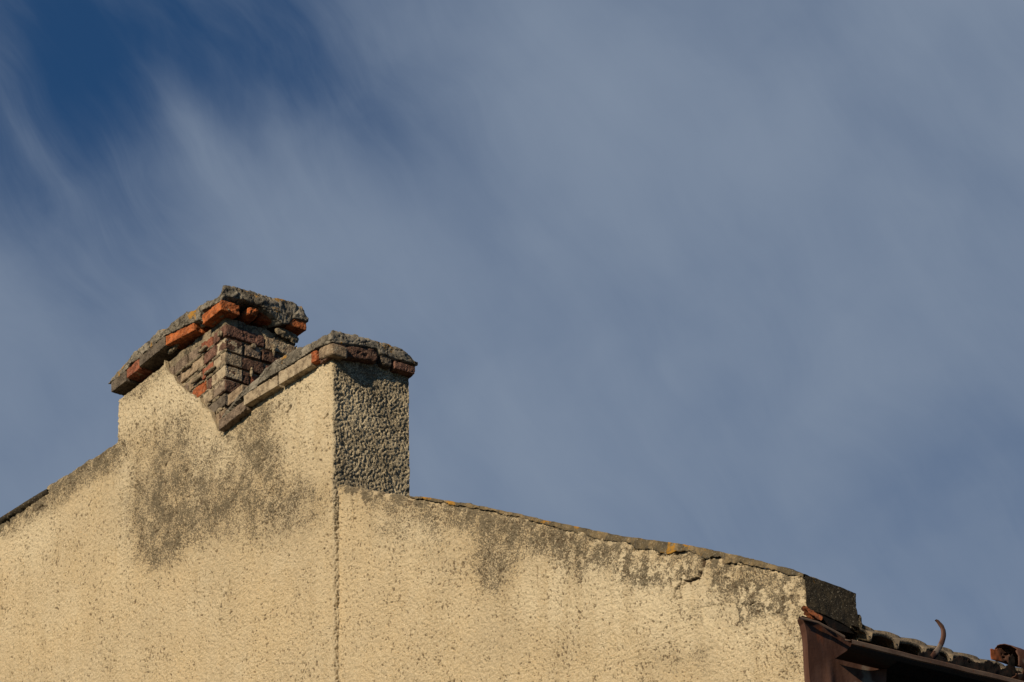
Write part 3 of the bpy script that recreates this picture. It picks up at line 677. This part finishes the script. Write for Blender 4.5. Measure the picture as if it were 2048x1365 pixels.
for j, (px_, py_, ry, rz) in enumerate([(1718, 1250, .012, .045), (1722, 1259, .022, .022), (1729, 1264, .016, .008), (1722, 1270, .02, .016)]):
    blobm(a, inv(px_, py_, 0, XB-.012), (.02, ry, rz), 60+j)
a.build('mortar_fillet', M_MOSS, house)
# side wall and back of the house (closed body)
ZE = inv(1640, 1300, 0, XE)[2]; W_ = 8.
def boxobj(name, mat, lo, hi, parent=None):
    P, Fq = boxgrid((1, 1, 1)); lo = np.array(lo); hi = np.array(hi); return mesh(name, (P+1)/2*(hi-lo)+lo, Fq, mat, parent, smooth=False)
XW = XE-.26
# soffit shelf between wall and gutter
XG = XE+.15
gp = np.array([inv(*q, 0, XG) for q in [(1703, 1280), (1800, 1302), (1900, 1326.5), (2000, 1351.5)]])
gf_ = np.polyfit(gp[:, 1], gp[:, 2], 1); gz = lambda y: np.polyval(gf_, y)
yg0 = gp[0, 1]
zA, zB = ZE-.04, max(gz(8.), ZE)-.05
mesh('side_wall', [(x_, y_, z_) for x_ in (X0+.05, XW) for y_, z_ in ((.07, 0), (8, 0), (8, zB), (1., gz(1.)-.05), (.07, zA))],
     [(5, 6, 7), (5, 7, 8), (5, 8, 9), (0, 4, 9), (0, 9, 5), (1, 6, 7), (1, 7, 2), (4, 3, 8), (4, 8, 9), (3, 2, 7), (3, 7, 8)], M_PLAIN, house, smooth=False)
prf = np.array([(-.030, .0), (-.012, -.003), (0, 0), (.002, -.004), (0, -.021), (-.007, -.024), (-.010, -.030), (-.030, -.034), (-.034, -.040), (-.12, -.044)])
Yv = np.concatenate([np.linspace(yg0, 3.2, 220), [5., 8.]])
G = np.stack([np.stack([XG+x_+.002*fbm(np.stack([Yv*0, Yv, Yv*0], -1), .4, 2, 3), Yv, gz(Yv)+z_+.0015*fbm(np.stack([Yv*0, Yv, Yv*0+z_], -1), .15, 2, 4)], -1) for x_, z_ in prf])
a = Acc(); a.add(G[:6].reshape(-1, 3), quads(6, G.shape[1]))
gut = a.build('gutter', M_GUT, house, False)
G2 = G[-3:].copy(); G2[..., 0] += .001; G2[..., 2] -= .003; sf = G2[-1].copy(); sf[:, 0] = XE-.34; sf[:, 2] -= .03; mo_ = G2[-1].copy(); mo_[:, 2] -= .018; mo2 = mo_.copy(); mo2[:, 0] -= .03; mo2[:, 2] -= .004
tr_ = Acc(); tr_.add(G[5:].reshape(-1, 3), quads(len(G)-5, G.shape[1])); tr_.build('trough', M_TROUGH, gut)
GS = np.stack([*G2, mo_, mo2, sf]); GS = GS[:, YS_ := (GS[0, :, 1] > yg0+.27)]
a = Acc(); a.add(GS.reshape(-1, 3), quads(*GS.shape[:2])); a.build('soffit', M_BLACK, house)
# sheet-metal cladding of the wall corner, flared at its head
XS = XE+.03
le = np.array([inv(*q, 0, XS) for q in [(1598, 1235), (1607, 1246), (1612, 1262), (1615, 1290), (1617, 1325), (1620, 1365), (1622, 1410)]])
re = np.array([inv(*q, 0, XS) for q in [(1787, 1309), (1780, 1317), (1772, 1328), (1769, 1338), (1768, 1350), (1767, 1372), (1766, 1420)]])
te = np.array([inv(*q, 0, XS) for q in [(1598, 1235), (1612, 1238), (1640, 1247), (1665, 1260), (1690, 1275), (1706, 1285), (1745, 1298), (1787, 1309)]])
na, nb_ = 110, 90; A = np.linspace(0, 1, na); Bv = np.linspace(0, 1, nb_)
tk = np.linspace(0, 1, 7); rl = lambda e_, c_: np.interp(Bv, tk**1.3, e_[:, c_])
yl, zl_, yr_, zr_ = rl(le, 1), rl(le, 2), rl(re, 1), rl(re, 2)
Yg = yl[:, None]*(1-A)+yr_[:, None]*A
ztop = np.interp(te[0, 1]+(te[-1, 1]-te[0, 1])*A, te[:, 1], te[:, 2]); sag = ztop-(zl_[0]*(1-A)+zr_[0]*A)
Zg = zl_[:, None]*(1-A)+zr_[:, None]*A + sag[None]*(1-Bv[:, None])**2
G = np.stack([np.full_like(Yg, XS), Yg, Zg], -1)
G[..., 0] += .022*np.exp(-Bv[:, None]/.10)*np.exp(-A[None]/.35) + .020*np.exp(-(1-A[None])/.05) - .010*np.sin(math.pi*A[None]) + .004*fbm(G, .18, 2, 91) + .012*np.exp(-((A[None]-.28)/.06)**2)*np.clip(Bv[:, None]*2-.9, 0, 1)
a = Acc(); a.add(G.reshape(-1, 3), quads(nb_, na, 0, True))
for line, fl in ((G[:, 0], False), (G[:, -1], True)):
    line = np.concatenate([line, line[-1:]*[1, 1, 0]]); bk = line.copy(); bk[:, 0] -= .32 if fl else .05; bk[:, 1] += .0 if fl else .012
    a.add(np.concatenate([line, bk]), quads(2, len(line), 0, fl))
fo = G[-1].copy(); fo[:, 2] = 0; a.add(np.concatenate([G[-1], fo]), quads(2, na, 0, True))
a.build('metal_cladding', M_RUST, house)
# rolled lip on top of the cladding
te2 = np.array([inv(*q, 0, XS+.03) for q in [(1602, 1234), (1640, 1245), (1665, 1258), (1692, 1273), (1693, 1280)]])
te3 = np.array([inv(*q, 0, XS+.03) for q in [(1692, 1279), (1706, 1281), (1745, 1290), (1790, 1303), (1800, 1305)]])
a = Acc()
for tt_, wd in ((te2[:4], .018), (te3, .013)):
    Yv = np.linspace(tt_[0, 1], tt_[-1, 1], 60); zv = np.interp(Yv, tt_[:, 1], tt_[:, 2]); rows = []
    for an in np.linspace(-.3, 1.0, 9)*math.pi:
        rows.append(c_x[XS+.018+wd*.35*np.cos(an)*1.0+0*Yv, Yv, zv+wd*.45*np.sin(an)+.002*fbm(c_x[Yv*0+an, Yv, Yv*0], .08, 2, 9)])
    G = np.stack(rows); a.add(G.reshape(-1, 3), quads(9, 60))
a.build('rolled_lip', M_GUT, house)
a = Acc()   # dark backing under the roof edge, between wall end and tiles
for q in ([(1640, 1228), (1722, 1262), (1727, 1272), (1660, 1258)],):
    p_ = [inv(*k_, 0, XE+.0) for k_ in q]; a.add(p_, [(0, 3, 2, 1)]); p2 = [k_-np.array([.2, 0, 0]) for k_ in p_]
a.build('eave_backing', M_BLACK, house)
# broken clay tile stuck under the wall end
a = Acc()
for (p0, p1, rr, sd_) in [((1606, 1217), (1640, 1240), .018, 5), ((1612, 1226), (1638, 1240), .020, 6)]:
    A_ = inv(*p0, 0, XE+.02); B_ = inv(*p1, 0, XE+.035); nn = 26
    rows = []
    for an in np.linspace(-.2, 1.1, 14)*math.pi:
        l = np.linspace(0, 1, nn)[:, None]; c_ = A_*(1-l)+B_*l; r_ = rr*(.8+.3*l[:, 0])
        rows.append(c_x[c_[:, 0]+r_*math.cos(an), c_[:, 1], c_[:, 2]+r_*math.sin(an)*.8])
    G = np.stack(rows); G += .003*fbm(G, .02, 3, sd_)[..., None]; a.add(G.reshape(-1, 3), quads(14, nn))
a.build('broken_tile', M_TERRA, house)
# roof: pantiles rising from the eave to the ridge behind the gable
XT = XE+.07; tp = np.array([inv(*q, 0, XT) for q in [(1725, 1280), (1790, 1298), (1850, 1314), (1905, 1329)]])
tf = np.polyfit(tp[:, 1], tp[:, 2], 1); tz = lambda y: np.polyval(tf, y)
h1 = inv(1780, 1277, 0, XT)[1]; h2 = inv(1834, 1293, 0, XT)[1]; PW = (h2-h1)
Yv = np.arange(tp[0, 1]-.012, 6.0, .008); ph = ((Yv-h1)/PW) % 1.0; ph = np.where(ph > .5, ph-1, ph)
tq = ((Yv-h1)/PW+.70) % 1.0
hump = np.where(tq < .72, .030+.010*np.sin(tq/.72*math.pi*.75), np.where(tq < .92, .037*np.sqrt(np.clip(1-((tq-.72)/.20)**2, 0, 1)), 0.))
hump = hump*np.clip(tq/.06, 0, 1)
pt = .55; rows = []; ncs = 13; Lc = .31
topz = tz(Yv)
for c in range(ncs):
    for f_, lift in ((0, .0), (1, -.0)):
        xx = XT-(c+f_)*Lc; z = topz+hump+(Lc*.665+(c+f_-1)*Lc*pt if c+f_ > 0 else 0) + (.016 if f_ == 0 else 0)
        rows.append(c_x[np.full(len(Yv), xx), Yv, z])
G = np.stack(rows); G[..., 2] += .003*fbm(G, .1, 2, 5)
und = G[0].copy(); und[:, 2] -= .016; und2 = und.copy(); und2[:, 0] -= .3; und2[:, 2] += .3*pt-.004
a = Acc(); a.add(G.reshape(-1, 3), quads(*G.shape[:2]), ); a.add(np.concatenate([und2, und, G[0]]), quads(3, len(Yv)))
# far slope
far = G[-1].copy(); far[:, 0] = X0-.1; far[:, 2] = zl.min()-.25; a.add(np.concatenate([G[-1], far]), quads(2, len(Yv)))
a.build('roof', M_TILE, house)
# body of the wall behind its render, under the coping
mesh('wall_core', [(X0, .345, 0), (XE-.01, .345, 0), (XE-.01, .345, zr[-1]-.02), (0, .345, np.interp(0, xr, zr)-.02), (XL, .345, zl[-2]-.02), (X0, .345, zl[0]-.02)],
     [(0, 1, 2, 3), (0, 3, 4, 5)], M_PLAIN, house, smooth=False)

# --- lone pieces on the eave -----------------------------------------------------------
# curved iron hook
hp = [(1871.2, 1240.5, .8), (1875, 1243, 2.4), (1880, 1248.5, 3.3), (1884.5, 1255, 4), (1887, 1263, 4.3), (1887.2, 1271, 4.4), (1885.6, 1280, 4.4), (1882, 1289, 4.5), (1877, 1298, 4.4), (1870.5, 1306, 4.6), (1864, 1313, 4.4), (1860, 1318, 4.)]
XH = XG-.03; c_ = np.array([inv(x_, y_, 0, XH) for x_, y_, _ in hp]); wd = np.array([w_ for *_, w_ in hp])*SC*1.12
s_ = np.linspace(0, len(hp)-1, 60); cc = np.stack([np.interp(s_, range(len(hp)), c_[:, i]) for i in range(3)], -1); ww_ = np.interp(s_, range(len(hp)), wd)
for _ in range(3): cc[1:-1] = (cc[:-2]+2*cc[1:-1]+cc[2:])/4
tg = np.gradient(cc, axis=0); tg /= np.linalg.norm(tg, axis=1)[:, None]; nr_ = np.cross(tg, [1, 0, 0]); ring = []
for an in np.linspace(0, 2*math.pi, 13):
    ex = math.copysign(abs(math.cos(an))**.6, math.cos(an)); ez = math.copysign(abs(math.sin(an))**.6, math.sin(an))
    ring.append(cc + nr_*(ww_*ex*.95)[:, None] + np.array([1, 0, 0])*(.006*ez))
G = np.stack(ring); G[:-1] += .0008*fbm(G[:-1], .02, 2, 3)[..., None]; G[-1] = G[0]; a = Acc(); a.add(G.reshape(-1, 3), quads(13, 60))
tipc = np.stack([G[:-1, -1], np.tile(cc[-1], (12, 1))]); a.add(tipc.reshape(-1, 3), quads(2, 12))
hook = a.build('iron_hook', M_RUST)
tag(hook, 'curved rusty iron hook standing up from the gutter against the sky', 'hook')
# lacework of a rusted-through sheet behind the gutter lip
def lace(name, X, x0, x1, top, botf, holes, seed, mat, parent=None, bend=None, thick=.002, jag=1.6, cell=.0032, pit=.75):
    ty, tz_ = None, None
    a0, a1 = inv(x0, 1320, 0, X)[1], inv(x1, 1340, 0, X)[1]
    n_y = int((a1-a0)/cell); Yv = np.linspace(a0, a1, n_y)
    tt_ = np.array([inv(*q, 0, X) for q in top]); zb = botf(Yv); ztp = np.interp(Yv, tt_[:, 1], tt_[:, 2])
    zmax = ztp.max()+.01; zmin = zb.min(); n_z = int((zmax-zmin)/cell); Zv = np.linspace(zmin, zmax, n_z)
    YY, ZZ = np.meshgrid(Yv, Zv); P = np.stack([np.full_like(YY, X), YY, ZZ], -1)
    J = jag*SC*(fbm(P, .018, 3, seed, .7)+.6*fbm(P, .05, 2, seed+1))
    ok = (ZZ < ztp[None]+J) & (ZZ > zb[None])
    px, py = px_of(P.reshape(-1, 3)); px = px.reshape(YY.shape); py = py.reshape(YY.shape)
    nn = 1.6*fbm(P, .02, 3, seed+5)
    for cx, cy, rx, ry in holes: ok &= np.hypot((px-cx)/rx, (py-cy)/ry)+nn*.25 > 1
    ok &= ~((fbm(P, .03, 2, seed+8) > pit))
    P[..., 0] += .006*fbm(P, .06, 2, seed+2)
    if bend is not None: P = bend(P, px, py)
    q = quads(n_z, n_y); okf = ok.reshape(-1); keep = okf[q].sum(1) >= 3; q = q[keep]
    used, invq = np.unique(q, return_inverse=True)
    o = mesh(name, P.reshape(-1, 3)[used], invq.reshape(-1, 4), mat, parent)
    so_ = o.modifiers.new('thickness', 'SOLIDIFY'); so_.thickness = thick; so_.offset = 0
    return o
XJ = XG-.028
top = [(1838, 1306), (1846, 1303.5), (1853, 1302), (1863, 1303), (1877, 1307), (1884, 1312), (1892, 1321), (1902, 1323), (1909, 1317.5), (1915, 1314), (1923, 1313), (1931, 1317), (1939, 1317), (1942, 1321), (1950, 1322), (1958, 1326), (1966, 1328), (1969, 1323), (1975, 1322), (1980, 1324), (1986, 1327), (1991, 1326), (1999, 1330), (2001, 1338), (2008, 1338), (2013, 1333), (2016, 1327), (2018, 1312), (2026, 1310), (2030, 1316), (2024, 1334), (2028, 1343), (2040, 1343), (2048, 1346), (2060, 1350)]
js = lace('corroded_flashing', XJ, 1836, 2075, top, lambda y: gz(y)-.03, [(1853, 1303, 1.8, 2), (1936, 1340, .1, .1)], 12, M_BLACK, jag=2.2)
tag(js, 'rusted-through flashing, darkened as a silhouette, with a ragged lacy edge along the gutter', 'flashing')
# torn length of half-round gutter lying on it
tg_ = empty('torn_gutter', (0, 0, 0)); tag(tg_, 'torn length of rusty gutter with a holed flap at the right end of the eave', 'gutter')
XQ = XG-.02; m0 = inv(2021, 1302, 0, XQ); Rr = .078
ny_, na_ = 150, 70; Yv = np.linspace(m0[1], m0[1]+1.3, ny_); An = np.linspace(rad(150), rad(-75), na_)
sl_ = (inv(2048, 1300, 0, XQ)[2]-inv(2008, 1289, 0, XQ)[2])/(inv(2048, 1300, 0, XQ)[1]-inv(2008, 1289, 0, XQ)[1])
tz0 = inv(2014, 1290.5, 0, XQ)[2]-Rr
YY, AA = np.meshgrid(Yv, An); ragg = .012*fbm(np.stack([np.cos(AA)*Rr, YY*0, np.sin(AA)*Rr], -1), .03, 3, 6)
YM = YY+np.exp(-(YY-Yv[0])/.02)*ragg - np.exp(-(YY-Yv[0])/.05)*.040*np.clip((np.sin(AA)-.6)/.4, 0, 1)*(np.cos(AA) < .5)
P = np.stack([XQ-.03+Rr*np.cos(AA)*1.0, YM, tz0+Rr*np.sin(AA)*1.05+(YY-m0[1])*sl_], -1)
P += .002*fbm(P, .05, 3, 14)[..., None]
px, py = px_of(P.reshape(-1, 3)); px = px.reshape(YY.shape); py = py.reshape(YY.shape)
nn = 1.6*fbm(P, .025, 3, 15); ok = np.ones(YY.shape, bool)
for cx, cy, rx, ry in [(2030, 1333, 4.5, 12), (2036, 1341, 7, 5)]: ok &= (np.hypot((px-cx)/rx, (py-cy)/ry)+nn*.2 > 1) | (np.cos(AA) < 0)
q = quads(na_, ny_); q = q[ok.reshape(-1)[q].all(1)]; used, iq = np.unique(q, return_inverse=True)
o = mesh('gutter_shell', P.reshape(-1, 3)[used], iq.reshape(-1, 4), M_RUST, tg_); so_ = o.modifiers.new('thickness', 'SOLIDIFY'); so_.thickness = .003
XF = XQ-.035
fl = lace('torn_flap', XF, 1982, 2022, [(1980, 1297), (1988, 1298), (1998, 1297.5), (2010, 1296), (2024, 1297)], lambda y: np.interp(y, [inv(1982, 1321, 0, XF)[1], inv(2022, 1327, 0, XF)[1]], [inv(1982, 1321, 0, XF)[2], inv(2022, 1327, 0, XF)[2]]),
          [(2008, 1315.5, 2.6, 1.7), (2013, 1309, 4, 2.2), (2004, 1309, 1.5, 1.2), (1998, 1325, 4, 2), (2012, 1326, 3, 4)], 33, M_RUST, tg_, jag=.6, pit=9)
